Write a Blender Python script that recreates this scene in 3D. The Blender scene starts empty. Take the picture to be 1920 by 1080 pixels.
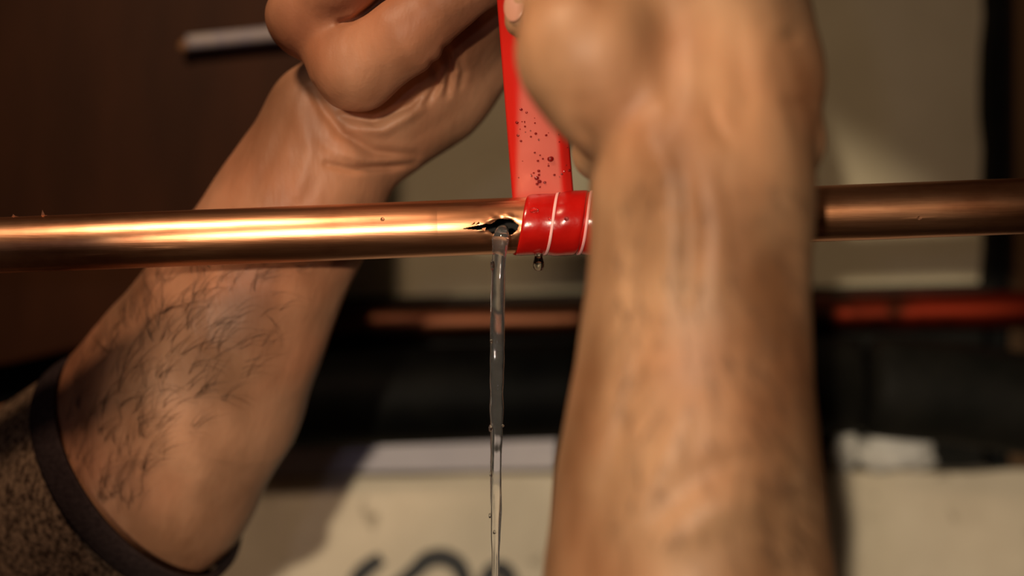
import bpy, bmesh, math, random
import numpy as np
from mathutils import Vector, Matrix

# ------------------------------------------------------------------ camera, world, lights, exposure
scene = bpy.context.scene
col = scene.collection
H = 0.60            # camera height above the floor
F = 2830.0          # focal length in pixels of the 1920 px wide frame
def at(px, py, d):
    return Vector(((px - 960) * d / F, d, H + (540 - py) * d / F))

cam_d = bpy.data.cameras.new('camera'); cam = bpy.data.objects.new('camera', cam_d); col.objects.link(cam)
cam.location = (0, 0, H); cam.rotation_euler = (math.pi / 2, 0, 0)
cam_d.sensor_width = 36; cam_d.lens = F / 1920 * 36
cam_d.clip_start = 0.01
cam_d.dof.use_dof = True; cam_d.dof.focus_distance = 0.592; cam_d.dof.aperture_fstop = 3.0
scene.camera = cam

world = bpy.data.worlds.new('world'); scene.world = world; world.use_nodes = True
bg = world.node_tree.nodes['Background']
bg.inputs[0].default_value = (1.0, 0.72, 0.5, 1); bg.inputs[1].default_value = 0.03

def area(name, loc, target, size, power, color, spread=180):
    l = bpy.data.lights.new(name, 'AREA'); o = bpy.data.objects.new(name, l); col.objects.link(o)
    l.shape = 'DISK'; l.size = size; l.energy = power; l.color = color; l.spread = math.radians(spread)
    o.location = loc
    o.rotation_euler = (Vector(target) - Vector(loc)).to_track_quat('-Z', 'Y').to_euler()
    return o
area('warm_work_lamp', (-0.22, 0.30, H + 0.36), (-0.02, 0.60, H + 0.0), 0.06, 1.65, (1.0, 0.70, 0.46))
area('cool_lamp', (-0.10, -0.2, H + 0.02), (0.0, 0.62, H), 0.03, 0.28, (0.80, 0.76, 1.0))
area('room_lamp', (-0.15, -0.60, H + 0.50), (0.0, 0.6, H), 0.40, 0.22, (1.0, 0.66, 0.38))
sl = bpy.data.lights.new('beam_lamp', 'SPOT'); so_ = bpy.data.objects.new('beam_lamp', sl); col.objects.link(so_)
so_.location = (-0.25, -1.0, H + 0.08); sl.energy = 78; sl.color = (1.0, 0.83, 0.60); sl.shadow_soft_size = 0.02
sl.spot_size = math.radians(14.5); sl.spot_blend = 0.13
so_.rotation_euler = (at(1225, 910, .95) - so_.location).to_track_quat('-Z', 'Y').to_euler()

scene.view_settings.view_transform = 'Standard'
scene.view_settings.look = 'None'
scene.view_settings.gamma = 1.0
scene.view_settings.use_curve_mapping = False
scene.view_settings.exposure = 0.0

random.seed(7); rng = np.random.default_rng(7)

# ------------------------------------------------------------------ helpers
def link(name, me, mat, parent=None, smooth=True):
    o = bpy.data.objects.new(name, me); col.objects.link(o)
    if mat is not None: me.materials.append(mat)
    if smooth: me.polygons.foreach_set('use_smooth', [True] * len(me.polygons))
    if parent is not None: o.parent = parent
    return o
def mesh(verts, faces, name='mesh'):
    me = bpy.data.meshes.new(name); me.from_pydata([tuple(v) for v in verts], [], faces); me.update(); return me
def tag(o, label=None, cat=None, group=None, kind=None):
    if label: o['label'] = label
    if cat: o['category'] = cat
    if group: o['group'] = group
    if kind: o['kind'] = kind
    return o
def empty(name, loc, label=None, cat=None, group=None):
    o = bpy.data.objects.new(name, None); col.objects.link(o); o.empty_display_size = 0.02
    o.location = loc
    return tag(o, label, cat, group)
def set_parent(o, root):
    o.parent = root; o.matrix_parent_inverse = Matrix.Translation(root.location).inverted()
def from_bm(bm, name='mesh'):
    me = bpy.data.meshes.new(name); bm.normal_update(); bm.to_mesh(me); bm.free(); return me

def tube(points, radii, seg=24, caps=True, shape=None):
    """tube mesh through points; radii per point; shape(i,theta)->factor"""
    pts = [Vector(p) for p in points]; n = len(pts)
    verts, faces = [], []
    t0 = (pts[1] - pts[0]).normalized()
    up = Vector((0, 0, 1)) if abs(t0.z) < 0.9 else Vector((0, 1, 0))
    u = t0.cross(up).normalized()
    for i in range(n):
        t = (pts[min(i + 1, n - 1)] - pts[max(i - 1, 0)]).normalized()
        u = (u - t * u.dot(t)).normalized(); v = t.cross(u)
        for k in range(seg):
            a = 2 * math.pi * k / seg
            f = shape(i, a) if shape else 1.0
            verts.append(pts[i] + (u * math.cos(a) + v * math.sin(a)) * radii[i] * f)
    for i in range(n - 1):
        for k in range(seg):
            k2 = (k + 1) % seg
            faces.append((i * seg + k, i * seg + k2, (i + 1) * seg + k2, (i + 1) * seg + k))
    if caps:
        faces.append(tuple(range(seg - 1, -1, -1))); faces.append(tuple((n - 1) * seg + k for k in range(seg)))
    return mesh(verts, faces)

def prism(poly, y0, y1, bevel=0.0015, nfront=1):
    """front polygon given as (x,z) world pairs, extruded from y0 (front) to y1"""
    bm = bmesh.new()
    f = [bm.verts.new((x, y0, z)) for x, z in poly]; b = [bm.verts.new((x, y1, z)) for x, z in poly]
    bm.faces.new(f); bm.faces.new(b[::-1])
    n = len(poly)
    for i in range(n): bm.faces.new((f[i], b[i], b[(i + 1) % n], f[(i + 1) % n]))
    bmesh.ops.recalc_face_normals(bm, faces=bm.faces)
    if bevel: bmesh.ops.bevel(bm, geom=list(bm.edges), offset=bevel, segments=2, affect='EDGES', profile=0.6)
    return from_bm(bm)
def pxpoly(pts, d):
    r = []
    for x, y in pts:
        v = at(x, y, d); r.append((v.x, v.z))
    return r

# ------------------------------------------------------------------ materials
def nodes(name):
    m = bpy.data.materials.new(name); m.use_nodes = True
    nt = m.node_tree; return m, nt, nt.nodes['Principled BSDF']
def noise(nt, scale, detail=4, rough=0.5, vec=None, mscale=None, rot=None):
    n = nt.nodes.new('ShaderNodeTexNoise'); n.inputs['Scale'].default_value = scale
    n.inputs['Detail'].default_value = detail; n.inputs['Roughness'].default_value = rough
    tc = nt.nodes.new('ShaderNodeTexCoord')
    mp = nt.nodes.new('ShaderNodeMapping')
    if mscale: mp.inputs['Scale'].default_value = mscale
    if rot: mp.inputs['Rotation'].default_value = rot
    nt.links.new(tc.outputs['Object'], mp.inputs[0]); nt.links.new(mp.outputs[0], n.inputs['Vector'])
    return n
def ramp(nt, src, stops):
    r = nt.nodes.new('ShaderNodeValToRGB'); e = r.color_ramp.elements
    while len(e) > len(stops): e.remove(e[-1])
    while len(e) < len(stops): e.new(0.5)
    for k, (p, c) in enumerate(stops):
        e[k].position = p; e[k].color = (*c, 1) if len(c) == 3 else c
    nt.links.new(src, r.inputs[0]); return r
def bump(nt, src, bsdf, strength, dist):
    b = nt.nodes.new('ShaderNodeBump'); b.inputs['Strength'].default_value = strength; b.inputs['Distance'].default_value = dist
    nt.links.new(src, b.inputs['Height']); nt.links.new(b.outputs[0], bsdf.inputs['Normal']); return b
def simple(name, c1, c2, scale, rough=0.6, bstr=0.3, bdist=0.001, mscale=None, lo=0.35, hi=0.65, metallic=0, rot=None, detail=5, spec=0.5):
    m, nt, p = nodes(name)
    n = noise(nt, scale, detail, 0.6, mscale=mscale, rot=rot)
    r = ramp(nt, n.outputs['Fac'], [(lo, c1), (hi, c2)])
    nt.links.new(r.outputs[0], p.inputs['Base Color'])
    p.inputs['Roughness'].default_value = rough; p.inputs['Metallic'].default_value = metallic
    p.inputs['Specular IOR Level'].default_value = spec
    if bstr: bump(nt, n.outputs['Fac'], p, bstr, bdist)
    return m

def skin_material(name, c1, c2, rot):
    m, nt, p = nodes(name)
    n1 = noise(nt, 34, 3, 0.5, mscale=(1, 1, 0.45), rot=rot)
    r1 = ramp(nt, n1.outputs['Fac'], [(0.32, c1), (0.66, c2)])
    n2 = noise(nt, 18, 2, 0.5)
    r2 = ramp(nt, n2.outputs['Fac'], [(0.42, (1, 1, 1)), (0.75, (1.0, 0.80, 0.72))])
    mx = nt.nodes.new('ShaderNodeMix'); mx.data_type = 'RGBA'; mx.blend_type = 'MULTIPLY'; mx.inputs[0].default_value = 1
    nt.links.new(r1.outputs[0], mx.inputs[6]); nt.links.new(r2.outputs[0], mx.inputs[7])
    nt.links.new(mx.outputs[2], p.inputs['Base Color'])
    p.inputs['Roughness'].default_value = 0.5
    p.inputs['Specular IOR Level'].default_value = 0.35
    p.inputs['Subsurface Weight'].default_value = 0.12
    p.inputs['Subsurface Radius'].default_value = (1.0, 0.35, 0.2)
    p.inputs['Subsurface Scale'].default_value = 0.004
    n3 = noise(nt, 900, 3, 0.6)
    n4 = noise(nt, 110, 3, 0.6, mscale=(1, 1, 0.35), rot=rot)
    ad = nt.nodes.new('ShaderNodeMath'); ad.operation = 'MULTIPLY_ADD'; ad.inputs[1].default_value = 0.12
    nt.links.new(n3.outputs['Fac'], ad.inputs[0]); nt.links.new(n4.outputs['Fac'], ad.inputs[2])
    bump(nt, ad.outputs[0], p, 0.5, 0.0012)
    return m
M = {}
M['skin_near'] = skin_material('skin_near', (0.20, 0.095, 0.043), (0.46, 0.262, 0.142), (0, 0, 0))
M['skin_far'] = skin_material('skin_far', (0.25, 0.118, 0.062), (0.48, 0.245, 0.142), (0, math.radians(-35), 0))
M['nail'] = simple('nail', (0.44, 0.21, 0.14), (0.50, 0.245, 0.17), 60, 0.3, 0)
M['hair'] = simple('hair', (0.07, 0.033, 0.018), (0.12, 0.056, 0.03), 200, 0.5, 0)

def copper(name, base1, base2, rough, rmax):
    m, nt, p = nodes(name)
    p.inputs['Metallic'].default_value = 1.0
    n = noise(nt, 60, 5, 0.6, mscale=(0.12, 1, 1))
    r = ramp(nt, n.outputs['Fac'], [(0.3, base1), (0.7, base2)])
    n2 = noise(nt, 22, 5, 0.65, mscale=(0.7, 1, 1))
    r2 = ramp(nt, n2.outputs['Fac'], [(0.30, (0.62, 0.50, 0.46)), (0.52, (1, 1, 1))])
    mx = nt.nodes.new('ShaderNodeMix'); mx.data_type = 'RGBA'; mx.blend_type = 'MULTIPLY'; mx.inputs[0].default_value = 1
    nt.links.new(r.outputs[0], mx.inputs[6]); nt.links.new(r2.outputs[0], mx.inputs[7])
    nt.links.new(mx.outputs[2], p.inputs['Base Color'])
    n4 = noise(nt, 300, 4, 0.7, mscale=(0.05, 1, 1))
    mr = nt.nodes.new('ShaderNodeMapRange'); mr.inputs['To Min'].default_value = rough; mr.inputs['To Max'].default_value = rmax
    nt.links.new(n4.outputs['Fac'], mr.inputs[0]); nt.links.new(mr.outputs[0], p.inputs['Roughness'])
    bump(nt, n4.outputs['Fac'], p, 0.25, 0.0003)
    return m
M['copper'] = copper('copper', (0.55, 0.22, 0.10), (0.88, 0.46, 0.26), 0.24, 0.42)
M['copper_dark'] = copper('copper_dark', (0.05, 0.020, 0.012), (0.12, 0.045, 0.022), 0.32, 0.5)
# blotchy red colour towards the right end of the dull pipe
nt = M['copper_dark'].node_tree; pb = nt.nodes['Principled BSDF']; tc = nt.nodes.new('ShaderNodeTexCoord'); sx = nt.nodes.new('ShaderNodeSeparateXYZ')
nt.links.new(tc.outputs['Object'], sx.inputs[0]); nn = noise(nt, 60, 3, 0.6)
ma = nt.nodes.new('ShaderNodeMath'); ma.operation = 'MULTIPLY_ADD'; ma.inputs[1].default_value = 0.16; nt.links.new(nn.outputs['Fac'], ma.inputs[0]); nt.links.new(sx.outputs['X'], ma.inputs[2])
rr = ramp(nt, ma.outputs[0], [(0.27, (0, 0, 0)), (0.33, (1, 1, 1))]); mxp = nt.nodes.new('ShaderNodeMix'); mxp.data_type = 'RGBA'
nt.links.new(rr.outputs[0], mxp.inputs[0]); nt.links.new(pb.inputs['Base Color'].links[0].from_socket, mxp.inputs[6]); mxp.inputs[7].default_value = (0.45, 0.05, 0.022, 1); nt.links.new(mxp.outputs[2], pb.inputs['Base Color'])
M['hole_shade'] = simple('hole_shade', (0.002, 0.0015, 0.001), (0.008, 0.004, 0.002), 300, 0.8, 0.3)  # near-black colour stands in for the shade inside the hole

m, nt, p = nodes('tape_red'); M['tape'] = m
n = noise(nt, 90, 3, 0.5)
r = ramp(nt, n.outputs['Fac'], [(0.3, (0.38, 0.004, 0.003)), (0.7, (0.50, 0.008, 0.005))])
nt.links.new(r.outputs[0], p.inputs['Base Color'])
p.inputs['Roughness'].default_value = 0.22; p.inputs['Specular IOR Level'].default_value = 0.55
n2 = noise(nt, 160, 3, 0.5); bump(nt, n2.outputs['Fac'], p, 0.35, 0.0006)
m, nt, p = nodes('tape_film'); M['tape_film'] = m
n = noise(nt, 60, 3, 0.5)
at_ = nt.nodes.new('ShaderNodeAttribute'); at_.attribute_name = 'paleness'
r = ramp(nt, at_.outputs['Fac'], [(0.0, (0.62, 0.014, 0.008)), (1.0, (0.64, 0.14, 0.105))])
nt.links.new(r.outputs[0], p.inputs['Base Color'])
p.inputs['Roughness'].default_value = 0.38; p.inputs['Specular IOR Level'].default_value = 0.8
M['tape_line'] = simple('tape_line', (0.86, 0.34, 0.34), (0.92, 0.48, 0.46), 80, 0.4, 0)

m, nt, p = nodes('water'); M['water'] = m
p.inputs['Base Color'].default_value = (1, 1, 1, 1); p.inputs['Roughness'].default_value = 0.0
p.inputs['IOR'].default_value = 1.33; p.inputs['Transmission Weight'].default_value = 1.0
p.inputs['Specular IOR Level'].default_value = 0.8

m, nt, p = nodes('stream_water'); M['stream_water'] = m
p.inputs['Base Color'].default_value = (1, 1, 1, 1); p.inputs['Roughness'].default_value = 0.03
p.inputs['IOR'].default_value = 1.30; p.inputs['Transmission Weight'].default_value = 0.975; p.inputs['Specular IOR Level'].default_value = 0.9
M['plaster'] = simple('plaster', (0.36, 0.315, 0.215), (0.43, 0.38, 0.27), 9, 0.85, 0.25, 0.002)
M['cream'] = simple('cream', (0.56, 0.48, 0.365), (0.68, 0.59, 0.455), 14, 0.8, 0.4, 0.002)
# dark specks on the cream blocks
nt = M['cream'].node_tree; pb = nt.nodes['Principled BSDF']
sp = noise(nt, 42, 4, 0.6); rs = ramp(nt, sp.outputs['Fac'], [(0.27, (0.35, 0.32, 0.28)), (0.36, (1, 1, 1))])
mx = nt.nodes.new('ShaderNodeMix'); mx.data_type = 'RGBA'; mx.blend_type = 'MULTIPLY'; mx.inputs[0].default_value = 1
src = pb.inputs['Base Color'].links[0].from_socket
nt.links.new(src, mx.inputs[6]); nt.links.new(rs.outputs[0], mx.inputs[7]); nt.links.new(mx.outputs[2], pb.inputs['Base Color'])
M['ledge_paint'] = simple('ledge_paint', (0.46, 0.42, 0.46), (0.56, 0.51, 0.53), 14, 0.8, 0.4, 0.002)
M['pale_lump'] = simple('pale_lump', (0.55, 0.53, 0.50), (0.68, 0.65, 0.60), 60, 0.8, 0.6, 0.002)
M['wood'] = simple('wood', (0.034, 0.011, 0.003), (0.062, 0.020, 0.006), 16, 0.55, 0.25, 0.001, mscale=(1, 1, 0.25), spec=0.12)
M['wood_edge'] = simple('wood_edge', (0.07, 0.036, 0.014), (0.10, 0.052, 0.022), 20, 0.6, 0.3, 0.001, mscale=(1, 1, 0.2), spec=0.2)
M['black_plastic'] = simple('black_plastic', (0.0015, 0.0015, 0.0015), (0.0035, 0.0035, 0.003), 40, 0.6, 0.1, 0.001, spec=0.06)
M['grey_rubber'] = simple('grey_rubber', (0.006, 0.006, 0.005), (0.012, 0.011, 0.009), 40, 0.65, 0.3, 0.001, spec=0.1)
M['ink'] = simple('ink', (0.006, 0.006, 0.008), (0.012, 0.012, 0.014), 100, 0.6, 0)
M['white_rod'] = simple('white_rod', (0.30, 0.29, 0.42), (0.52, 0.46, 0.42), 60, 0.5, 0, mscale=(1, 1, 1))
M['tip_brown'] = simple('tip_brown', (0.25, 0.12, 0.05), (0.32, 0.16, 0.07), 60, 0.6, 0)
M['floor'] = simple('floor', (0.05, 0.04, 0.03), (0.09, 0.07, 0.055), 12, 0.85, 0.3, 0.003)
m, nt, p = nodes('knit'); M['knit'] = m
n = noise(nt, 420, 3, 0.7, mscale=(1, 1, 0.7)); r = ramp(nt, n.outputs['Fac'], [(0.38, (0.04, 0.022, 0.014)), (0.62, (0.23, 0.145, 0.09))])
nt.links.new(r.outputs[0], p.inputs['Base Color']); p.inputs['Roughness'].default_value = 0.95; p.inputs['Specular IOR Level'].default_value = 0.1
bump(nt, n.outputs['Fac'], p, 0.8, 0.0015)
M['hem'] = simple('hem', (0.020, 0.012, 0.012), (0.034, 0.022, 0.021), 500, 0.95, 0.6, 0.001, spec=0.1)

# ------------------------------------------------------------------ the setting
WD = 0.95
def tag_s(o): o['kind'] = 'structure'; return o
tag_s(link('floor', prism([(-1.4, -0.05), (1.4, -0.05), (1.4, 0.0), (-1.4, 0.0)], -1.2, 1.15, 0), M['floor'], smooth=False))
tag_s(link('wall_back', prism([(-1.4, 0.0), (1.4, 0.0), (1.4, 1.5), (-1.4, 1.5)], WD + 0.035, WD + 0.13, 0), M['plaster'], smooth=False))
# plastered recess wall above the pipes
def rect(x0, x1, y0, y1, d): return pxpoly([(x0, y1), (x1, y1), (x1, y0), (x0, y0)], d)
pl = link('wall_upper', prism(pxpoly([(-1800, 600), (1880, 552), (1880, -1600), (-1800, -1600)], WD), WD, WD + 0.034, 0.002), M['plaster'], smooth=False); tag_s(pl)
tag_s(link('trim_1', prism(pxpoly([(-1800, 640), (1872, 556), (1872, 530), (-1800, 614)], WD - 0.02), WD - 0.02, WD + 0.03, 0.002), M['grey_rubber'], smooth=False))
post = empty('wooden_post', at(2300, 3200, 0.92), 'dark brown wooden post standing at the right edge behind the copper pipe', 'post')
post.location.z = 0
o = link('post_board', prism([(at(1886, 0, .937).x, 0.0), (at(3300, 0, .937).x, 0.0), (at(3300, 0, .937).x, 1.5), (at(1886, 0, .937).x, 1.5)], 0.937, 0.984, 0.001), M['wood_edge'], smooth=False); set_parent(o, post)
# ragged black strip between the plaster and the post
bm = bmesh.new()
rows = 70; vs = []
for k in range(rows + 1):
    z = 0.02 + (1.48 - 0.02) * k / rows
    w0 = at(1858 + random.uniform(-7, 7), 0, .93).x; w1 = at(1893, 0, .93).x
    vs.append([bm.verts.new(c) for c in ((w0, .932, z), (w1, .930, z), (w1, .9365, z), (w0, .949, z))])
for k in range(rows):
    for j in range(4):
        bm.faces.new((vs[k][j], vs[k][(j + 1) % 4], vs[k + 1][(j + 1) % 4], vs[k + 1][j]))
bm.faces.new(vs[0][::-1]); bm.faces.new(vs[-1])
bmesh.ops.recalc_face_normals(bm, faces=bm.faces)
o = link('black_strip', from_bm(bm), M['black_plastic'], smooth=False); set_parent(o, post)
o['label'] = 'ragged black strip along the edge of the post'

# lower wall of cream blocks, joints recessed
base = tag_s(link('wall_lower', prism(pxpoly([(-1800, 2330), (3600, 2330), (3600, 520), (-1800, 640)], WD), WD - 0.005, WD + 0.034, 0), M['grey_rubber'], smooth=False))
def block(x0, x1, y0a, y0b, y1, d, seed, rag=4):
    r = random.Random(seed)
    top = [(x0 + (x1 - x0) * k / 14, y0a + (y0b - y0a) * k / 14 + r.uniform(-rag, rag)) for k in range(15)]
    poly = [(x0, y1), (x1, y1)] + top[::-1]
    o = link('block', prism(pxpoly(poly, d), d, WD + 0.0, 0.0012), M['cream'], parent=base, smooth=False); return o
block(-900, 1046, 915, 889, 1290, WD - 0.025, 1, 2)
block(1062, 1532, 889, 884, 1290, WD - 0.022, 2)
block(1552, 2500, 884, 888, 1290, WD - 0.028, 3, 6)
for k in range(5): block(-1100 + k * 620, -1100 + k * 620 + 606, 1306, 1304, 1700, WD - 0.024, 20 + k, 3)
for k in range(5): block(-1400 + k * 620, -1400 + k * 620 + 606, 1714, 1713, 2150, WD - 0.024, 30 + k, 3)
# ledge: pale capping strip over the blocks
ledge = tag_s(link('trim_2', prism(pxpoly([(-900, 912), (1044, 881), (1046, 795), (540, 815), (-900, 870)], WD - 0.03), WD - 0.03, WD + 0.036, 0.002), M['ledge_paint'], smooth=False))
led2 = tag_s(link('trim_3', prism(pxpoly([(1066, 880), (1560, 872), (1560, 840), (1066, 800)], WD - 0.01), WD - 0.01, WD + 0.03, 0.002), M['grey_rubber'], smooth=False))

# marker writing on the left block (flat ink)
def stroke(pts, w, d):
    P = [at(x, y, d) for x, y in pts]; verts = []; faces = []
    Q = []
    for i in range(len(P) - 1):
        for s in range(6): Q.append(P[i].lerp(P[i + 1], s / 6))
    Q.append(P[-1])
    for _ in range(6): Q = [Q[0]] + [(Q[i - 1] + Q[i] * 2 + Q[i + 1]) / 4 for i in range(1, len(Q) - 1)] + [Q[-1]]
    n = len(Q); seg = 6
    for i, q in enumerate(Q):
        t = (Q[min(i + 1, n - 1)] - Q[max(i - 1, 0)]).normalized(); s = Vector((-t.z, 0, t.x))
        ww = w * d / F / 2 * (0.45 + 0.55 * math.sin(math.pi * min(1, max(0, (i + 1.5) / (n + 2)))) ** 0.5)
        for sgn, dy in ((-1, 0), (-1, -.0004), (1, -.0004), (1, 0)): verts.append(q + s * sgn * ww + Vector((0, dy, 0)))
    for i in range(n - 1):
        for j in range(3): faces.append((4 * i + j, 4 * i + j + 1, 4 * i + 5 + j, 4 * i + 4 + j))
    faces.append((0, 1, 2, 3)); a = 4 * (n - 1); faces.append((a + 3, a + 2, a + 1, a))
    return verts, faces
V, Fc = [], []
for pts, w in (([(660, 1095), (684, 1068), (716, 1046)], 32), ([(740, 1100), (780, 1070), (800, 1048), (830, 1043), (858, 1056), (872, 1085), (878, 1130)], 34), ([(905, 1110), (915, 1078), (935, 1064), (952, 1076), (962, 1110), (990, 1150)], 34), ([(640, 1140), (660, 1100)], 18)):
    v, f = stroke(pts, w, WD - 0.0252); b = len(V); V += v; Fc += [tuple(i + b for i in q) for q in f]
wr = link('marker_writing', mesh(V, Fc), M['ink'], parent=base, smooth=False); wr['label'] = 'black marker pen strokes written on the cream block'

# dark wooden board at left
board = link('wooden_board', prism(pxpoly([(-1700, 960), (20, 682), (160, 650), (640, 560), (640, -1500), (-1700, -1500)], 0.84), 0.84, 0.860, 0.002), M['wood'], smooth=False)
tag(board, 'dark reddish brown wooden board filling the left background', 'board')
# thin white rod in front of the board
rod = empty('white_rod', at(430, 76, .83), 'thin white rod with a small brown end lying against the dark wooden board', 'rod')
pr = [at(352 + 20 * k, 80 - 2.0 * k, .829) for k in range(14)]
o = link('rod_shaft', tube(pr, [15 * .83 / F] * 14, 16), M['white_rod']); set_parent(o, rod)
o = link('rod_end', tube([at(338, 94, .829), at(343, 90, .829), at(348, 84, .829), at(358, 80, .829)], [x * .83 / F for x in (7, 11, 12, 9)], 12), M['tip_brown']); set_parent(o, rod)
o['label'] = 'small brown end of the rod'

# second copper pipe behind, black drain pipe, coupling
pp = [at(-900 + 150 * k, 640 - (-900 + 150 * k + 900) * 0.0215, 0.905) for k in range(23)]
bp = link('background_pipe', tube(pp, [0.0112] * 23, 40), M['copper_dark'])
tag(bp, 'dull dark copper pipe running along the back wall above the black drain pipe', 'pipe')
drain = empty('drain_pipe', at(800, 715, .9), 'wide black plastic drain pipe below the background copper pipe, with a coupling at right', 'drain pipe')
pts = [at(-900 + 120 * k, 800 - 0.035 * (120 * k), .895) for k in range(21)]
o = link('pipe_body', tube(pts, [0.029] * 21, 48), M['black_plastic']); set_parent(o, drain)
pts = [at(1622, 722, .885), at(1632, 723, .885), at(1645, 725, .885), at(1665, 727, .885), at(1800, 738, .885), at(2100, 785, .885), at(2700, 880, .885)]
o = link('coupling', tube(pts, [0.022, 0.0275, 0.0295, 0.0298, 0.0298, 0.0298, 0.0298], 56), M['grey_rubber']); set_parent(o, drain)
pts = [at(1480, 724, .893), at(1500, 724, .893), at(1520, 724, .893), at(1560, 723, .893), at(1575, 723, .893), at(1620, 722, .89)]
o = link('pipe_collar', tube(pts, [0.0285, 0.0290, 0.0293, 0.0293, 0.0290, 0.0270], 48), M['grey_rubber']); set_parent(o, drain)

def lump(name, cpx, cpy, d, sx, sy, sz, seed, mat, parent=None):
    bm = bmesh.new(); bmesh.ops.create_icosphere(bm, subdivisions=4, radius=1)
    from mathutils import noise as mn
    c = at(cpx, cpy, d)
    for v in bm.verts:
        n = 1 + 0.28 * mn.noise(v.co * 1.7 + Vector((seed, 0, 0))) + 0.08 * mn.noise(v.co * 5 + Vector((seed, 3, 0)))
        v.co = c + Vector((v.co.x * sx * n, v.co.y * sy * n, v.co.z * sz * n))
    return link(name, from_bm(bm), mat, parent)
o = lump('plaster_lump', 1672, 846, WD - .035, 0.027, 0.016, 0.0125, 3, M['pale_lump']); tag(o, 'larger whitish lump of plaster wedged under the dark coupling', 'plaster')
o = lump('plaster_lump', 1586, 842, WD - .038, 0.0085, 0.012, 0.0125, 8, M['pale_lump']); tag(o, 'small whitish lump of plaster beside the bare forearm, left of the larger lump', 'plaster')

# ------------------------------------------------------------------ main copper pipe with its jagged hole
PR = 0.01115
A0 = at(-700, 487, 0.600); A1 = at(2700, 356, 0.600)
ax = (A1 - A0).normalized(); L = (A1 - A0).length
vz = Vector((-ax.z, 0, ax.x)).normalized(); vy = Vector((0, 1, 0))
def pipe_pt(px, ang, r):
    """px along the pipe; ang 0 = facing the camera, 90 = top"""
    s = (px + 700) / 3400 * L
    c = A0 + ax * s
    return c + (-vy * math.cos(ang) + vz * math.sin(ang)) * r
from mathutils import noise as mn
xs = list(np.linspace(-700, 820, 90)) + list(np.linspace(822, 1000, 150)) + list(np.linspace(1005, 2700, 90))
angs = list(np.linspace(-0.95, 0.95, 110)) + list(np.linspace(1.0, 2 * math.pi - 1.0, 60))
na = len(angs)
def hole_d(px, ang):
    # signed field, < 0 inside the ragged hole; pixels on the unrolled pipe
    vy_ = math.sin(ang) * 53
    x = px; y = -vy_
    j = 2.6 * mn.noise(Vector((px * .06, ang * 5, 0))) + 1.0 * mn.noise(Vector((px * .2, ang * 14, 3)))
    cx, cy = 943, 5
    d = math.hypot((x - cx) / 27.0, (y - cy) / 17.0) - 1
    # ragged slit to the left
    d2 = math.hypot((x - 904) / 33.0, (y - 3 - (912 - x) * 0.04) / (1.3 + max(0, x - 874) * .11)) - 1
    d = min(d, d2 * .7); j *= min(1, max(0, (x - 885) / 20.0))
    return d * 14 + j
verts, faces = [], []
inner_n = []
for px in xs:
    for a in angs:
        r = PR
        if 820 < px < 1000 and (a < 1.0 or a > 5.3):
            h = (math.hypot((px - 943) / 27.0, (-math.sin(a) * 53 - 5) / 17.0) - 1) * 14
            if h < 140:
                up = math.exp(-((h - 3) / 6.0) ** 2) * 0.0004 * (1.0 + mn.noise(Vector((px * .06, a * 4, 7))))
                up -= 0.0013 * math.exp(-max(h, 0) / 14.0)
                r += up
        r += 0.00005 * mn.noise(Vector((px * .01, a * 2, 1)))
        # shallow scuffs and a couple of nicks below the middle at left
        if -1.0 < a < 0.2 or a > 5.5:
            aa = a if a < 3 else a - 2 * math.pi
            for (sx, sa, wx, wa, hgt) in ((185, -.55, 22, .08, .00012), (320, -.42, 45, .09, .00014), (1710, -.35, 12, .05, .00015)):
                r += hgt * math.exp(-((px - sx) / wx) ** 2 - ((aa - sa) / wa) ** 2) * (1 + mn.noise(Vector((px * .1, a * 20, 0))))
        verts.append(pipe_pt(px, a, r))
nx = len(xs)
keep = {}
for i in range(nx - 1):
    for k in range(na):
        k2 = (k + 1) % na
        pc = (xs[i] + xs[i + 1]) / 2; a1 = angs[k]; a2 = angs[k2] if k2 else angs[0] + 2 * math.pi
        ac = (a1 + a2) / 2
        if 860 < pc < 985 and abs(ac) < 0.9 and hole_d(pc, ac) < 0: continue
        faces.append((i * na + k, (i + 1) * na + k, (i + 1) * na + k2, i * na + k2))
pipe = empty('copper_pipe', at(400, 445, .6), 'long shiny copper water pipe crossing the picture with a ragged hole spilling water', 'pipe')
me = mesh(verts, faces)
pw = link('pipe_wall', me, M['copper']); set_parent(pw, pipe)
# keep only vertices used, thickness by solidify
bm = bmesh.new(); bm.from_mesh(me); bmesh.ops.delete(bm, geom=[v for v in bm.verts if not v.link_faces], context='VERTS'); bmesh.ops.recalc_face_normals(bm, faces=bm.faces); bm.to_mesh(me); bm.free()
so = pw.modifiers.new('thickness', 'SOLIDIFY'); so.thickness = 0.0009; so.offset = -1
me.materials.append(M['hole_shade']); so.material_offset = 1; so.material_offset_rim = 1
# little burrs (torn copper) around the rim and two nicks of peeled metal on top at left
def shard(pts3, th=0.00025):
    v = [Vector(q) for q in pts3]; n = (v[1] - v[0]).cross(v[2] - v[0]).normalized() * th
    vv = v + [q + n for q in v]; k = len(v)
    f = [tuple(range(k))[::-1], tuple(range(k, 2 * k))] + [(i, (i + 1) % k, (i + 1) % k + k, i + k) for i in range(k)]
    return vv, f
V, Fc = [], []
for (px, a, l, w, up) in ((897, .05, 16, 4, .0001), (908, -.10, 12, 4, .0001), (888, .05, 14, 3, .0001)):
    p0 = pipe_pt(px - w, a, PR - .0004); p1 = pipe_pt(px + w, a + .03, PR - .0004); p2 = pipe_pt(px + random.uniform(-w, w) * 1.2, a + math.copysign(.10, a), PR + up)
    v, f = shard([p0, p1, p2]); b = len(V); V += v; Fc += [tuple(i + b for i in q) for q in f]
o = link('torn_rim', mesh(V, Fc), M['copper'], smooth=False); set_parent(o, pipe); o['label'] = 'bright torn edges of the hole'
V, Fc = [], []
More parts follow.
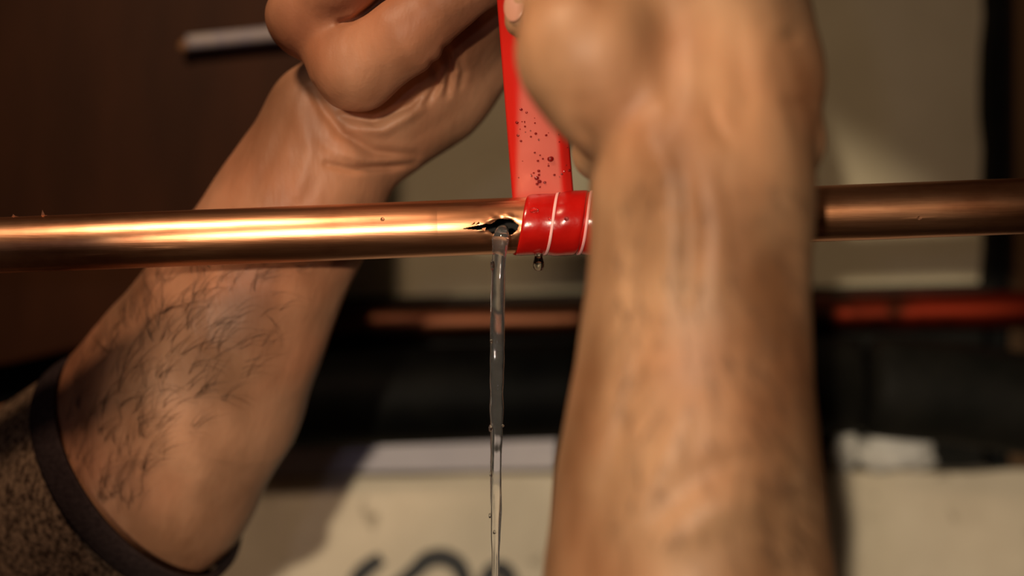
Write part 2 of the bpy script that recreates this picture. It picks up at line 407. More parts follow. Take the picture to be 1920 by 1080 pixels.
for px, hh in ((29, 5), (84, 11)):
    v, f = shard([pipe_pt(px - 4, 1.53, PR - .0001), pipe_pt(px + 12, 1.53, PR - .0001), pipe_pt(px + 3, 1.53, PR + .0002), pipe_pt(px - 1, 1.53, PR + hh * .00021)]); b = len(V); V += v; Fc += [tuple(i + b for i in q) for q in f]
o = link('burr', mesh(V, Fc), M['copper'], smooth=False); set_parent(o, pipe); o['label'] = 'two tiny pale burrs on top of the pipe at left'

# ------------------------------------------------------------------ red tape: helical wrap, rising strip, pink centre line
PXM = 0.600 / F
tape = empty('sealing_tape', at(1040, 420, .6), 'glossy red sealing tape wound on the copper pipe, its free strip pulled up by hands', 'tape')
W = 56.5; PITCH = 63.0; TH = 0.00085
def wrap_pt(phi, w, extra=0.0):
    # phi 0 = back of pipe, pi/2 bottom, pi front, 3pi/2 top
    cx = 1003 + PITCH * phi / (2 * math.pi)
    r = PR + TH * (0.65 + 1.0 / (1 + math.exp(-(w - 12) / 5.0))) + min(phi, 9.4) / 9.4 * 0.0005
    edge = 1 - math.exp(-(W - abs(w)) / 3.5)
    r -= TH * .5 * (1 - edge)
    r += 0.00022 * mn.noise(Vector((phi * 1.3, w * .035, 2))) * 1.2
    ang = math.pi - phi            # in pipe_pt convention 0 front, +90 top
    ang = -(phi - math.pi) * -1    # front=0, top=+pi/2
    return pipe_pt(cx + w, ang, r + extra)
def ribbon(wa, wb, nw, extra, phis, th):
    verts, faces = [], []
    ws = np.linspace(wa, wb, nw)
    for ph in phis:
        for w in ws: verts.append(wrap_pt(ph, w, extra))
    n = len(phis)
    for i in range(n - 1):
        for j in range(nw - 1):
            faces.append((i * nw + j, i * nw + j + 1, (i + 1) * nw + j + 1, (i + 1) * nw + j))
    return mesh(verts, faces)
phis = np.linspace(0, 2 * math.pi * 4.6, 420)
me = ribbon(-W, W, 40, 0, phis, 0)
wrap = link('tape_wrap', me, M['tape']); set_parent(wrap, tape)
s = wrap.modifiers.new('thickness', 'SOLIDIFY'); s.thickness = 0.0004; s.offset = 0
# the centre line, only where the next turn does not cover it
me = ribbon(-2.6, 2.6, 4, 0.00032, phis, 0)
ln = link('centre_line', me, M['tape_line']); set_parent(ln, tape); ln['label'] = 'thin pale pink line spiralling around the red wrap'
s = ln.modifiers.new('thickness', 'SOLIDIFY'); s.thickness = 0.0003; s.offset = 0
# free strip
verts, faces = [], []
NW, NL = 26, 90
def strip_pt(t, w):
    # t 0 at pipe, 1 at top
    cx = 1003 + 16 * (1 - t) * min(1, t * 8) ; 
    top = Vector(at(985, -70, .566)); bot = Vector(at(1003 + 0, 425, .600)) + Vector((0, PR + TH, 0)) ; mid = Vector(at(1020, 372, .600)) + Vector((0, PR + TH, 0))
    mid = Vector(at(1021, 400, .6125)); mid.y = 0.6125
    if t < 0.1:
        c = bot.lerp(mid, t / .1)
    else:
        u = (t - .1) / .9; c = mid.lerp(top, u) + Vector((0, 0.004 * math.sin(math.pi * u), 0))
    wid = 58.0 * (1 - 0.08 * t) * PXM * 1.02
    f = w
    cup = 0.0020 * (1 - f * f) * min(1, t * 3)
    fold = 0.0018 * max(0, abs(f) - 0.72) / .28
    return c + Vector((f * wid, -cup * 1.0 + fold, -abs(f) * 0.0)) + Vector((0, 0.0002 * mn.noise(Vector((f * 2, t * 9, 0))), 0))
for i in range(NL + 1):
    for j in range(NW + 1): verts.append(strip_pt(i / NL, -1 + 2 * j / NW))
for i in range(NL):
    for j in range(NW):
        a = i * (NW + 1) + j; faces.append((a, a + 1, a + NW + 2, a + NW + 1))
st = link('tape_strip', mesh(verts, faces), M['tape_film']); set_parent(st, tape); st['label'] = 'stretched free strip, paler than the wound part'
ta = st.data.attributes.new('paleness', 'FLOAT', 'POINT')
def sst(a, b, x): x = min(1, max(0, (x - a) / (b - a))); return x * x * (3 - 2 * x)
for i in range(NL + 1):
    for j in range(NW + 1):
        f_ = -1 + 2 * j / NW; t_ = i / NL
        # pale pink middle, left red margin widening upwards, right margin deep red
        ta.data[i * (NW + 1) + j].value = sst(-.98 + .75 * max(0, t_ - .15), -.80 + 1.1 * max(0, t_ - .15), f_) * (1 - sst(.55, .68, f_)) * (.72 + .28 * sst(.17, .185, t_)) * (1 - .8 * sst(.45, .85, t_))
s = st.modifiers.new('thickness', 'SOLIDIFY'); s.thickness = 0.0005; s.offset = 0

# ------------------------------------------------------------------ water
def bead(name, c, r, sy=0.6, sz=1.0, label=None, group=None, mat=None, sx=1.0):
    bm = bmesh.new(); bmesh.ops.create_uvsphere(bm, u_segments=16, v_segments=10, radius=1)
    for v in bm.verts: v.co = Vector((v.co.x * r * sx, v.co.y * r * sy, v.co.z * r * sz))
    o = link(name, from_bm(bm), mat or M['water']); o.location = c
    return tag(o, label, 'water', group)
key = [(945, 430, .5925, 9), (943, 431, .5905, 11), (941, 434, .5880, 13), (940, 440, .5862, 14.5), (939, 450, .5852, 15), (938, 462, .5850, 13.5), (937, 476, .5850, 12), (935, 500, .5851, 12), (934, 540, .5851, 12.5), (933, 600, .5852, 12), (932, 700, .5852, 11.5), (931, 800, .5852, 10.5), (930, 900, .5852, 9.5), (930, 960, .5852, 9), (929, 1000, .5852, 8), (929, 1040, .5852, 7), (929, 1120, .5852, 6.5), (929, 1300, .5852, 6)]
P, R_ = [], []
for i in range(len(key) - 1):
    n = max(3, int((key[i + 1][1] - key[i][1]) / 4))
    for s in range(n):
        t = s / n; k = [key[i][q] * (1 - t) + key[i + 1][q] * t for q in range(4)]
        P.append(at(*k[:3])); R_.append(k[3] * .585 / F)
for _ in range(3): P = [P[0]] + [(P[i - 1] + P[i] * 2 + P[i + 1]) / 4 for i in range(1, len(P) - 1)] + [P[-1]]
def wshape(i, a):
    z = (H + .2 - P[i].z) * 1000
    amp = min(1, i / 18)
    g = 1 + amp * (0.13 * math.cos(2 * (a - .5 * math.sin(z * .045))) + 0.05 * math.cos(5 * a + z * .03) + 0.16 * mn.noise(Vector((math.cos(a) * 1.3, math.sin(a) * 1.3, z * .05))))
    return g * (1 + 0.10 * amp * mn.noise(Vector((z * .16, 5, 0))))
ws = link('water_stream', tube(P, R_, 28, True, wshape), M['stream_water'])
tag(ws, 'clear twisting stream of water pouring down from the hole in the copper pipe', 'water')
# pendant drop under the tape (lathed)
prof = [(0, -15.5), (3.5, -15), (7, -13), (9.6, -9), (10.6, -4), (10.2, 1), (8.8, 6), (7.6, 11), (7.4, 15), (8.4, 19)]
bm = bmesh.new(); rings = []
sc = .6 / F
for r, z in prof:
    if r == 0: rings.append([bm.verts.new((0, 0, z * sc))]); continue
    rings.append([bm.verts.new((r * sc * math.cos(a), r * sc * math.sin(a), z * sc)) for a in np.linspace(0, 2 * math.pi, 25)[:-1]])
for k in range(24): bm.faces.new((rings[0][0], rings[1][(k + 1) % 24], rings[1][k]))
for i in range(1, len(rings) - 1):
    for k in range(24): bm.faces.new((rings[i][k], rings[i][(k + 1) % 24], rings[i + 1][(k + 1) % 24], rings[i + 1][k]))
bm.faces.new(rings[-1]); bmesh.ops.recalc_face_normals(bm, faces=bm.faces)
dr = link('hanging_drop', from_bm(bm), M['water']); dr.location = at(1010, 493, .5985)
tag(dr, 'single water drop hanging beneath the red tape wrap', 'water')
fall = [(923.5, 497, 4, 2.6, 'long bright droplet hugging the top of the stream on its left, just under the pipe'),
        (921, 640, 2.8, 1.7, 'tiny droplet left of the stream level with the background pipe'),
        (919.5, 803, 3.6, 2.0, 'tiny droplet left of the stream where it passes the top of the pale ledge'),
        (943, 798, 2.6, 1.0, 'tiny droplet right of the stream at the top of the pale ledge'),
        (920.5, 889, 2.8, 2.2, 'tiny droplet left of the stream crossing the dark joint under the ledge'),
        (918.5, 967, 2.4, 2.0, 'tiny droplet left of the stream, the upper of the two over the lower block'),
        (927, 998, 3.2, 1.2, 'lowest tiny droplet at the fading foot of the stream')]
for x, y, r, sz, lb in fall: bead('water_droplet', at(x, y, .583), r * .583 / F, 1, sz, lb, 'droplets falling beside the stream')
def on_wrap(px, ang, r, label, sx=1.0, sz=1.0):
    q = pipe_pt(px, ang, PR + .0017); return bead('tape_droplet', q, r * PXM, .5, sz, label, 'droplets sitting on the red wrap', None, sx)
on_wrap(1001, .42, 5.5, 'water droplet in the dimple near the left end of the red wrap', 1.6, .8)
on_wrap(1029, .12, 2.8, 'tiny water droplet sitting right on the first pink line')
on_wrap(1060, .10, 4.5, 'round water droplet between the two pink lines')
bead('pipe_droplet', pipe_pt(722, .36, PR + .0002), 3.6 * PXM, .5, 1, 'tiny droplet on top of the bare copper left of the hole')
bead('pipe_droplet', pipe_pt(1709, -.32, PR + .0002), 4.5 * PXM, .5, .8, 'tiny droplet on the bare copper right of the forearm')
# fine beads on the free strip: countless specks
V, Fc = [], []
spots = [(1034, 296, 6), (1008, 334, 4.5), (1010, 341, 4), (1013, 328, 2.5), (1020, 343, 3), (1007, 346, 3), (1009, 320, 3), (975, 205, 3), (988, 211, 2.4), (970, 230, 3), (983, 238, 2), (973, 255, 2.6), (1003, 252, 2.6), (997, 258, 2), (975, 266, 2.4), (1022, 255, 2.4), (1003, 284, 2), (1016, 296, 2), (1007, 300, 2.4), (1039, 328, 2.4), (1054, 326, 2.2), (1028, 310, 2), (1002, 324, 2), (996, 330, 2), (1012, 352, 2), (1068, 318, 3.2)]
for _ in range(26): spots.append((random.uniform(970, 1066), random.uniform(215, 350), random.uniform(1, 1.8)))
ico = bmesh.new(); bmesh.ops.create_icosphere(ico, subdivisions=2, radius=1); iv = [v.co.copy() for v in ico.verts]; ico.verts.index_update(); iff = [tuple(v.index for v in f.verts) for f in ico.faces]; ico.free()
for x, y, r in spots:
    t = .1 + .9 * (400 - y) / 470.0
    best = min(((strip_pt(t + dt * .01, ww / 12) ) for dt in range(-6, 7) for ww in range(-12, 13)), key=lambda q: (960 + q.x / q.y * F - x) ** 2 + (540 - (q.z - H) / q.y * F - y) ** 2)
    c = best + Vector((0, -.0003, 0)); rr = r * .585 / F; b = len(V)
    V += [c + Vector((q.x * rr * 1.1, q.y * rr * .5, q.z * rr)) for q in iv]; Fc += [tuple(i + b for i in f) for f in iff]
M['red_bead'] = simple('red_bead', (0.22, 0.004, 0.003), (0.30, 0.008, 0.005), 100, 0.08, 0)
M['red_bead'].node_tree.nodes['Principled BSDF'].inputs['Transmission Weight'].default_value = .4
o = link('water_beads', mesh(V, Fc), M['red_bead']); tag(o, 'fine spray of water beads speckling the rising red strip', 'water', kind='stuff')

# ------------------------------------------------------------------ implicit surface modelling for the arms
class Field:
    def __init__(s): s.prims = []; s.detail = []
    def cone(s, a, b, k=0.006, flat=1.0):
        A, B = at(*a[:3]), at(*b[:3])
        s.prims.append(('c', np.array(A, np.float32), np.array(B, np.float32), a[3] * a[2] / F, b[3] * b[2] / F, k, flat)); return s
    def chain(s, pts, k=0.006, flat=1.0):
        for i in range(len(pts) - 1): s.cone(pts[i], pts[i + 1], k, flat)
    def ell(s, c, rx, ry, rz, rot=0.0, k=0.006):
        d = c[2]; s.prims.append(('e', np.array(at(*c), np.float32), rx * d / F, ry * d / F, rz * d / F, math.radians(rot), k)); return s
    def eval(s, p):
        d = np.full(len(p), 1.0, np.float32)
        for q in s.prims:
            if q[0] == 'c':
                _, A, B, ra, rb, k, fl = q
                ab = B - A; sc = np.array([1, 1 / fl, 1], np.float32)
                pa = (p - A) * sc; abs_ = ab * sc
                h = np.clip(pa @ abs_ / (abs_ @ abs_), 0, 1)
                h = h.astype(np.float32)
                dd = np.sqrt(((pa - h[:, None] * abs_) ** 2).sum(1)) - (ra + (rb - ra) * h)
            else:
                _, C, rx, ry, rz, ro, k = q
                v = p - C; c, s_ = math.cos(ro), math.sin(ro)
                x = v[:, 0] * c + v[:, 2] * s_; z = -v[:, 0] * s_ + v[:, 2] * c
                k0 = np.sqrt((x / rx) ** 2 + (v[:, 1] / ry) ** 2 + (z / rz) ** 2)
                k1 = np.sqrt((x / rx ** 2) ** 2 + (v[:, 1] / ry ** 2) ** 2 + (z / rz ** 2) ** 2)
                dd = k0 * (k0 - 1) / np.maximum(k1, 1e-6)
            h = np.clip(0.5 + 0.5 * (d - dd) / k, 0, 1)
            d = d * (1 - h) + dd * h - k * h * (1 - h)
        return d
    def mark(s, pts, w, depth, ymax=9.0): s.detail.append(([np.array(p, np.float32) for p in pts], w, depth, ymax))
    def full(s, p):
        d = s.eval(p)
        near = np.abs(d) < 0.006
        if near.any():
            q = p[near]; u = 960 + q[:, 0] / q[:, 1] * F; v = 540 - (q[:, 2] - H) / q[:, 1] * F
            dd = np.zeros(len(q), np.float32)
            for pts, w, dep, ymax in s.detail:
                best = np.full(len(q), 1e9, np.float32)
                L_ = sum(np.linalg.norm(pts[i + 1] - pts[i]) for i in range(len(pts) - 1)); acc = 0
                fade = np.zeros(len(q), np.float32)
                for i in range(len(pts) - 1):
                    a, b = pts[i], pts[i + 1]; e = b - a; le = np.linalg.norm(e)
                    h = np.clip(((u - a[0]) * e[0] + (v - a[1]) * e[1]) / (le * le), 0, 1)
                    ds = (u - a[0] - h * e[0]) ** 2 + (v - a[1] - h * e[1]) ** 2
                    t = (acc + h * le) / L_; m_ = ds < best
                    best[m_] = ds[m_]; fade[m_] = np.sin(np.pi * np.clip(t[m_] * .86 + .07, 0, 1)) ** .6
                    acc += le
                dd += dep * fade * np.exp(-best / (w * w)) * (q[:, 1] < ymax)
            d[near] += dd
        return d

def surface(field, lo, hi, h):
    """surface nets on a lattice, evaluated only near the surface"""
    lo = np.array(lo, np.float32); n = [int(math.ceil((hi[i] - lo[i]) / h)) for i in range(3)]
    B = 8; n = [((x + B - 1) // B) * B for x in n]
    nb = [x // B for x in n]
    gi = np.indices(nb).reshape(3, -1).T
    cen = lo + (gi + .5) * B * h
    dc = field.eval(cen.astype(np.float32))
    rad = B * h * .87 + 0.004
    D = np.repeat(np.repeat(np.repeat(np.where(dc < 0, -1, 1).reshape(nb).astype(np.float32), B, 0), B, 1), B, 2)
    act = gi[np.abs(dc) < rad * 1.4]
    off = np.indices((B, B, B)).reshape(3, -1).T
    for c0 in range(0, len(act), 400):
        idx = (act[c0:c0 + 400, None, :] * B + off[None]).reshape(-1, 3)
        D[idx[:, 0], idx[:, 1], idx[:, 2]] = field.full((lo + idx * h).astype(np.float32))
    S = D < 0
    cnt = np.zeros([x - 1 for x in n], np.int8)
    for a in (0, 1):
        for b in (0, 1):
            for c in (0, 1): cnt += S[a:n[0] - 1 + a, b:n[1] - 1 + b, c:n[2] - 1 + c]
    cells = np.argwhere((cnt > 0) & (cnt < 8))
    vid = np.full(cnt.shape, -1, np.int64); vid[tuple(cells.T)] = np.arange(len(cells))
    acc = np.zeros((len(cells), 3)); w = np.zeros(len(cells))
    corners = [(a, b, c) for a in (0, 1) for b in (0, 1) for c in (0, 1)]
    val = {c: D[cells[:, 0] + c[0], cells[:, 1] + c[1], cells[:, 2] + c[2]] for c in corners}
    for c in corners:
        for ax_ in range(3):
            if c[ax_]: continue
            e = list(c); e[ax_] = 1; e = tuple(e)
            m_ = (val[c] < 0) != (val[e] < 0)
            t = val[c][m_] / (val[c][m_] - val[e][m_])
            pt = np.tile(np.array(c, float), (m_.sum(), 1)); pt[:, ax_] += t
            acc[m_] += pt; w[m_] += 1
    verts = lo + (cells + acc / w[:, None]) * h
    quads = []
    for ax_ in range(3):
        o1, o2 = (ax_ + 1) % 3, (ax_ + 2) % 3
        sl0 = [slice(1, n[i] - 1) for i in range(3)]; sl0[ax_] = slice(0, n[ax_] - 1)
        sl1 = list(sl0); sl1[ax_] = slice(1, n[ax_])
        a = S[tuple(sl0)]; b = S[tuple(sl1)]
        base_ = np.array([1, 1, 1]); base_[ax_] = 0
        for flip, mk in ((False, a & ~b), (True, ~a & b)):
            e = np.argwhere(mk) + base_
            d1 = np.zeros(3, int); d1[o1] = 1; d2 = np.zeros(3, int); d2[o2] = 1
            q = [vid[tuple((e - d1 - d2).T)], vid[tuple((e - d2).T)], vid[tuple(e.T)], vid[tuple((e - d1).T)]]
            if flip: q = q[::-1]
            quads.append(np.stack(q, 1))
    quads = np.concatenate(quads); quads = quads[(quads >= 0).all(1)]
    return verts, quads
def np_mesh(verts, quads):
    me = bpy.data.meshes.new('skin')
    me.vertices.add(len(verts)); me.vertices.foreach_set('co', np.asarray(verts, np.float32).ravel())
    me.loops.add(len(quads) * 4); me.loops.foreach_set('vertex_index', quads.astype(np.int32).ravel())
    me.polygons.add(len(quads)); me.polygons.foreach_set('loop_start', np.arange(0, len(quads) * 4, 4, dtype=np.int32))
    me.polygons.foreach_set('loop_total', np.full(len(quads), 4, np.int32)); me.update(); me.validate(); return me

person = empty('person', at(700, 1100, .7), 'person reaching up from below with two bare forearms and both hands gripping the red tape', 'person')

# ---- near arm (in front of the pipe)
f = Field()
f.chain([(1250, 1800, .50, 330), (1280, 1450, .49, 300), (1290, 1080, .485, 258), (1291, 900, .482, 236), (1297, 750, .480, 212), (1305, 600, .48, 198), (1314, 430, .48, 192), (1318, 330, .48, 190)], .010, 1.12)
f.chain([(1318, 330, .48, 185), (1350, 150, .488, 178), (1330, 0, .492, 165), (1310, -130, .492, 150)], .012, 1.0)
f.chain([(1230, 160, .478, 110), (1200, 0, .48, 110), (1200, -120, .485, 100)], .012, .8)
f.chain([(1462, 264, .484, 80), (1445, 190, .486, 80), (1450, 112, .486, 78), (1408, 10, .488, 80), (1385, -80, .49, 80)], .004, .9)      # little finger edge
f.ell((1472, 268, .486), 69, 60, 62, 0, .004)
f.chain([(1146, 160, .475, 134), (1112, 98, .473, 136), (1110, 0, .482, 122), (1075, -90, .505, 85)], .007, .9)   # thumb base
f.chain([(1075, -90, .505, 72), (1010, -170, .535, 58), (968, -110, .56, 50)], .004)          # thumb
for i in range(4):                                                             # four fingers curl away to the strip
    x = 1180 + 74 * i
    l = (0, 12, 4, -22)[i]
    f.chain([(x, -110 - l, .484, 62), (x - 20 - 6 * i, -235 - l, .505, 52), (x - 80 - 28 * i, -250 - l, .552, 46)], .005)
    if i: f.chain([(x - 80 - 28 * i, -250 - l, .552, 44), (1010 + 12 * i, -170 - 8 * i, .585, 36)], .003)
f.chain([(1100, -250, .552, 46), (1040, -100, .560, 42), (985, 10, .559, 36), (977, 40, .5595, 31)], .003)
f.chain([(1180, 225, .55, 60), (1122, 292, .545, 47)], .01)
f.chain([(1250, 180, .50, 100), (1150, 250, .535, 66)], .01)
for pts, w, dep in (([(1112, 300), (1108, 262), (1090, 232)], 12, .0012), ([(1235, 620), (1255, 480), (1245, 330), (1225, 180)], 26, -.0012), ([(1335, 560), (1340, 430), (1320, 300)], 24, -.0011),
                    ([(1290, 560), (1295, 430), (1280, 300)], 16, .0011), ([(1190, 560), (1180, 420)], 22, .0008), ([(1330, 190), (1345, 240), (1370, 270)], 12, .0013), ([(1250, 110), (1262, 200), (1240, 260)], 18, .0007),
                    ([(1380, 240), (1400, 180), (1380, 80)], 26, .0010), ([(1295, 170), (1300, 80), (1290, 0)], 26, -.0009), ([(1215, 600), (1180, 760), (1130, 930), (1090, 1060)], 22, .0012),
                    ([(1170, 640), (1130, 800), (1095, 950)], 30, -.0009), ([(1240, 960), (1330, 880), (1440, 850)], 24, .0011), ([(1220, 1040), (1330, 960), (1460, 930)], 38, -.0016), ([(1290, 760), (1250, 860), (1180, 980)], 26, -.0012),
                    ([(1170, 410), (1230, 388), (1300, 400)], 12, .0005), ([(1200, 235), (1230, 300), (1270, 330)], 20, -.0008), ([(1535, 200), (1510, 190), (1480, 188)], 12, .0012), ([(1500, 60), (1470, 70)], 14, .001)):
    f.mark(pts, w, dep, .50)
v, q = surface(f, (-.01, .40, H - .165), (.125, .625, H + .17), .00105)
armn = link('arm', np_mesh(v, q), M['skin_near']); set_parent(armn, person)
armn['label'] = 'nearer forearm and hand in front of the copper pipe'
near_v = v

# nail of the fingertip on the strip
def nail(c, rx, rz, n, parent):
    bm = bmesh.new(); bmesh.ops.create_uvsphere(bm, u_segments=20, v_segments=10, radius=1)
    for v_ in bm.verts: v_.co = Vector((v_.co.x * rx, v_.co.y * .0009, v_.co.z * rz))
    qd = Vector(n).to_track_quat('Y', 'Z')
    for v_ in bm.verts: v_.co = qd @ v_.co + Vector(c)
    o = link('fingernail', from_bm(bm), M['nail']); o.parent = parent; o.matrix_parent_inverse = parent.matrix_parent_inverse.inverted() @ Matrix.Identity(4) if False else Matrix.Identity(4)
    return o

# ---- far arm (behind the pipe)
g = Field()
g.chain([(-150, 1150, .80, 250), (60, 1010, .745, 240), (262, 868, .700, 221), (365, 723, .685, 199), (440, 590, .672, 170), (508, 472, .665, 145), (560, 380, .660, 137), (600, 310, .657, 133)], .014, .82)
g.chain([(600, 310, .657, 120), (640, 235, .655, 105), (715, 205, .655, 118)], .012, .85)
g.ell((582, 205, .650), 66, 70, 72, 0, .014)
g.chain([(715, 200, .664, 126), (800, 148, .664, 120), (878, 88, .660, 102)], .012, .85)
g.chain([(720, 110, .640, 76), (800, 60, .636, 70), (890, 10, .630, 56)], .022, 1.0)
g.chain([(700, 130, .650, 100), (760, -60, .652, 110), (770, -150, .652, 100)], .012, .7)
# index: folded, knuckle nearest; then middle, ring, little
g.chain([(790, -150, .645, 70), (705, 60, .622, 70), (668, 128, .607, 77)], .006)
g.chain([(668, 128, .607, 79), (760, 62, .597, 74), (836, 0, .592, 60), (905, -28, .588, 45)], .004)
g.chain([(740, -230, .650, 66), (600, -30, .625, 56), (562, 30, .615, 58)], .004)
g.chain([(562, 30, .615, 60), (630, -22, .606, 66), (720, -100, .600, 58), (860, -105, .592, 44)], .005)
g.chain([(590, 62, .615, 50), (640, 100, .611, 60)], .010)
g.chain([(700, -300, .655, 62), (575, -150, .630, 54), (690, -210, .604, 52), (850, -185, .594, 42)], .004)
g.chain([(690, -370, .660, 55), (590, -250, .636, 46), (700, -310, .612, 45), (840, -265, .600, 38)], .004)
g.chain([(880, 60, .650, 70), (915, -10, .630, 56), (925, -70, .603, 50), (925, -120, .592, 42)], .006)
for pts, w, dep in (([(636, 44), (662, 38), (690, 20), (717, 0), (760, -25)], 6, .0026), ([(650, 60), (600, 78), (570, 90)], 20, .0004),
                    ([(835, 90), (847, 130), (838, 178)], 7, .0028), ([(812, 118), (822, 158), (800, 192)], 7, .0024), ([(858, 96), (868, 135), (862, 165)], 7, .0012),
                    ([(640, 216), (700, 226), (765, 198), (812, 156)], 8, .0028), ([(655, 242), (720, 246), (790, 206)], 10, -.0018), ([(700, 262), (770, 262), (850, 215)], 12, .0005),
                    ([(585, 165), (605, 205), (640, 250), (700, 284), (780, 290)], 9, .0024), ([(612, 308), (660, 318), (735, 312), (775, 306)], 7, .0026), ([(600, 262), (640, 300), (668, 312)], 9, .0007), ([(620, 286), (690, 300), (760, 305)], 8, -.0007),
                    ([(560, 210), (580, 280), (560, 360)], 16, -.0010), ([(545, 180), (520, 280), (470, 370)], 14, .0007), ([(600, 330), (560, 390), (500, 470)], 14, .0006)):
    g.mark(pts, w, dep, .66)
v, q = surface(g, (-.36, .56, H - .20), (.01, .86, H + .225), .0009)
# keep arm solid; cut nothing
armf = link('arm', np_mesh(v, q), M['skin_far']); set_parent(armf, person)
armf['label'] = 'farther forearm behind the copper pipe, its fist closed on the tape'
far_v = v

# nail on the near hand's fingertip over the strip
def put_nail(c, n, rx, rz, arm):
    bm = bmesh.new(); bmesh.ops.create_uvsphere(bm, u_segments=20, v_segments=10, radius=1)
    qd = Vector(n).normalized().to_track_quat('-Y', 'Z')
    for v_ in bm.verts: v_.co = qd @ Vector((v_.co.x * rx, v_.co.y * .0006, v_.co.z * rz)) + Vector(c)
    o = link('fingernail', from_bm(bm), M['nail']); o.parent = arm; o.matrix_parent_inverse = Matrix.Translation(person.location).inverted() @ Matrix.Identity(4)
    o.matrix_parent_inverse = (Matrix.Translation(person.location) @ Matrix.Translation(-person.location)).inverted()
    return o
put_nail(at(963, 10, .5530), (-.45, -1, .1), .0040, .0062, armn)

# ---- arm hair
def nearest(vs):
    u = 960 + vs[:, 0] / vs[:, 1] * F; w = 540 - (vs[:, 2] - H) / vs[:, 1] * F
    cell = {}
    for i in range(len(vs)):
        k = (int(u[i] // 6), int(w[i] // 6))
        if k not in cell or vs[cell[k], 1] > vs[i, 1]: cell[k] = i
    return cell
def hairs(vs, clumps, arm, rad, name='arm_hair'):
    cell = nearest(vs); V, Fc = [], []
    def surf(x, y):
        i = cell.get((int(x // 6), int(y // 6)))
        return None if i is None else vs[i]
    for (x, y, ang, length, cnt, spreadr, curl) in clumps:
        tipx = None
        for s in range(cnt):
            sx = x + random.gauss(0, spreadr); sy = y + random.gauss(0, spreadr)
            a = ang + random.gauss(0, .13); L_ = length * random.uniform(.7, 1.15); n = 7
            pts = []; px_, py_ = sx, sy
            for k in range(n + 1):
                q = surf(px_, py_)
                if q is None: break
                t = k / n; lift = .0002 + .0011 * math.sin(math.pi * min(t, .8)) 
                pts.append(Vector((q[0], q[1], q[2])) + Vector((0, -lift, 0)))
                aa = a + curl * t
                px_ += math.cos(aa) * L_ / n + (x - sx) * .08; py_ -= math.sin(aa) * L_ / n - (y - sy) * .08
            if len(pts) < 5: continue
            # smooth the path and place exactly in the image-independent world
            for _ in range(2): pts = [pts[0]] + [(pts[i - 1] + pts[i] * 2 + pts[i + 1]) / 4 for i in range(1, len(pts) - 1)] + [pts[-1]]
            b = len(V); m_ = len(pts)
            for i, p_ in enumerate(pts):
                r = rad * (1 - .75 * i / (m_ - 1))
                t = (pts[min(i + 1, m_ - 1)] - pts[max(i - 1, 0)]).normalized(); s1 = t.cross(Vector((0, 1, 0)))
                s1 = s1.normalized() if s1.length > 1e-6 else Vector((1, 0, 0)); s2 = t.cross(s1)
                for kk in range(3):
                    a3 = 2.094 * kk; V.append(p_ + (s1 * math.cos(a3) + s2 * math.sin(a3)) * r)
            for i in range(m_ - 1):
                for kk in range(3): Fc.append((b + 3 * i + kk, b + 3 * i + (kk + 1) % 3, b + 3 * i + 3 + (kk + 1) % 3, b + 3 * i + 3 + kk))
    o = link(name, mesh(V, Fc), M['hair'], arm); o['kind'] = 'stuff'; return o
cl = []
def ctr(y):   # left and right outline of the far forearm at image height y
    yl = [240, 390, 510, 610, 690, 745, 900, 1080]; xl = [480, 390, 300, 200, 130, 80, 140, 330]
    yr = [240, 310, 370, 490, 580, 680, 810, 940, 1075]; xr = [790, 790, 740, 660, 625, 590, 540, 470, 395]
    return np.interp(y, yl, xl), np.interp(y, yr, xr)
while len(cl) < 300:
    y = random.uniform(420, 960); xl, xr = ctr(y)
    s = random.betavariate(1.1, 1.6)
    x = xl + (xr - xl) * s
    if s > .78 or y > 900 and s > .35 or (y < 520 and random.random() < .5): continue
    if y > 640 + (1 - s) * 420: continue
    ang = math.radians(95 - 78 * s + random.gauss(0, 20))
    cl.append((x, y, ang, random.uniform(45, 85) * (.6 if y < 500 else 1), random.choice((1, 2, 3, 5)), 3.0, -random.uniform(.2, 1.4)))
hairs(far_v, cl, armf, .00008)
cl = []
while len(cl) < 480:
    y = random.uniform(330, 1040); x = random.uniform(1150, 1500)
    if random.random() < .25: x = random.uniform(1400, 1510)
    cl.append((x, y, math.radians(-80 + (x - 1300) * .12 + random.gauss(0, 14)), random.uniform(50, 90), random.choice((1, 2, 3)), 4, random.uniform(-.5, .5)))
hairs(near_v, cl, armn, .00008)

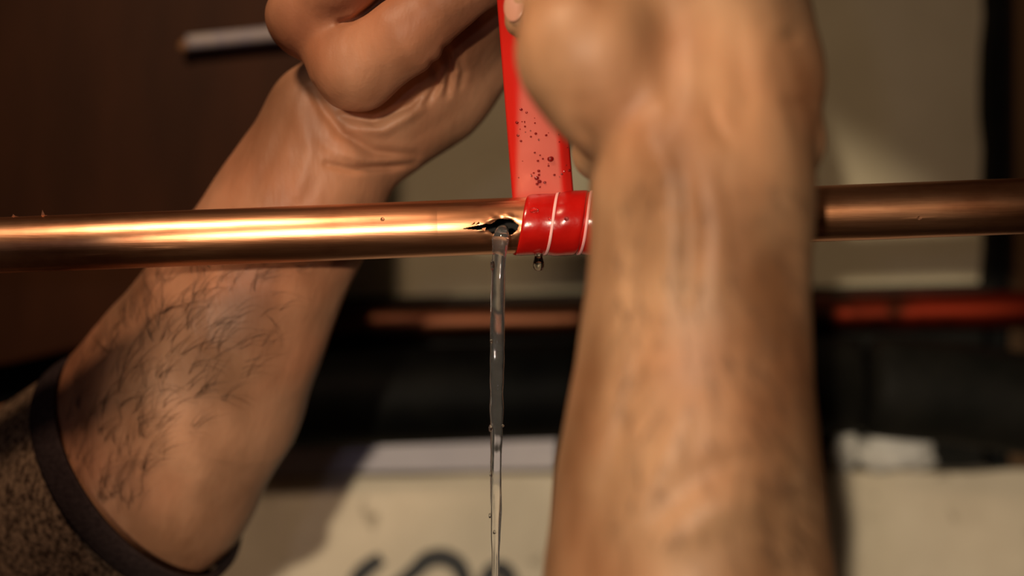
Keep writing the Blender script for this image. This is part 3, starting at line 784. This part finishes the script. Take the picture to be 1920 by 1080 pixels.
# ---- knitted sleeve of the far arm: heather knit with a dark hem band
def sleeve():
    root = Vector(at(282, 868, .690))
    dirv = (Vector(at(-230, 1230, .765)) - root).normalized()
    # frame of the opening: long axis follows the hem seen across the arm
    e1 = (Vector(at(338, 1100, .70)) - Vector(at(70, 722, .70))).normalized()
    e1 = (e1 - dirv * e1.dot(dirv)).normalized(); e2 = dirv.cross(e1).normalized()
    if e2.y > 0: e2 = -e2
    ra = 230 * .70 / F; rb = .0475
    def ring(s, a, off=0.0):
        c = root + dirv * s
        grow = 1 + s * .9
        ra_, rb_ = (ra + off) * grow, (rb + off) * grow
        wob = .0012 * mn.noise(Vector((math.cos(a) * 1.6, math.sin(a) * 1.6, s * 22))) * min(1, s * 30 + .3)
        return c + e1 * math.cos(a) * (ra_ + wob) + e2 * math.sin(a) * (rb_ + wob)
    return ring
ring = sleeve()
def tube_of(ring, s0, s1, ns, off, na_=120):
    verts = []; faces = []
    for i in range(ns + 1):
        s = s0 + (s1 - s0) * i / ns
        for k in range(na_):
            o_ = off(i / ns) if callable(off) else off
            verts.append(ring(s, 2 * math.pi * k / na_, o_))
    for i in range(ns):
        for k in range(na_): faces.append((i * na_ + k, (i + 1) * na_ + k, (i + 1) * na_ + (k + 1) % na_, i * na_ + (k + 1) % na_))
    return mesh(verts, faces)
slv = link('sleeve', tube_of(ring, .012, .19, 40, 0.0008), M['knit']); set_parent(slv, person)
slv['label'] = 'grey brown heather knit sleeve on the farther arm'
s = slv.modifiers.new('thickness', 'SOLIDIFY'); s.thickness = 0.0012; s.offset = -1
hem = link('hem', tube_of(ring, 0, .0135, 10, lambda t: .0012 + .0008 * math.sin(math.pi * t)), M['hem'], slv); hem['label'] = 'dark hem band'
s = hem.modifiers.new('thickness', 'SOLIDIFY'); s.thickness = 0.0024; s.offset = -1
for s0 in (.0215, .0245):
    sm = link('seam', tube_of(ring, s0, s0 + .0014, 4, lambda t: .0010 + .0006 * math.sin(math.pi * t)), M['hem'], slv)
    sm['label'] = 'dark stitched seam line'
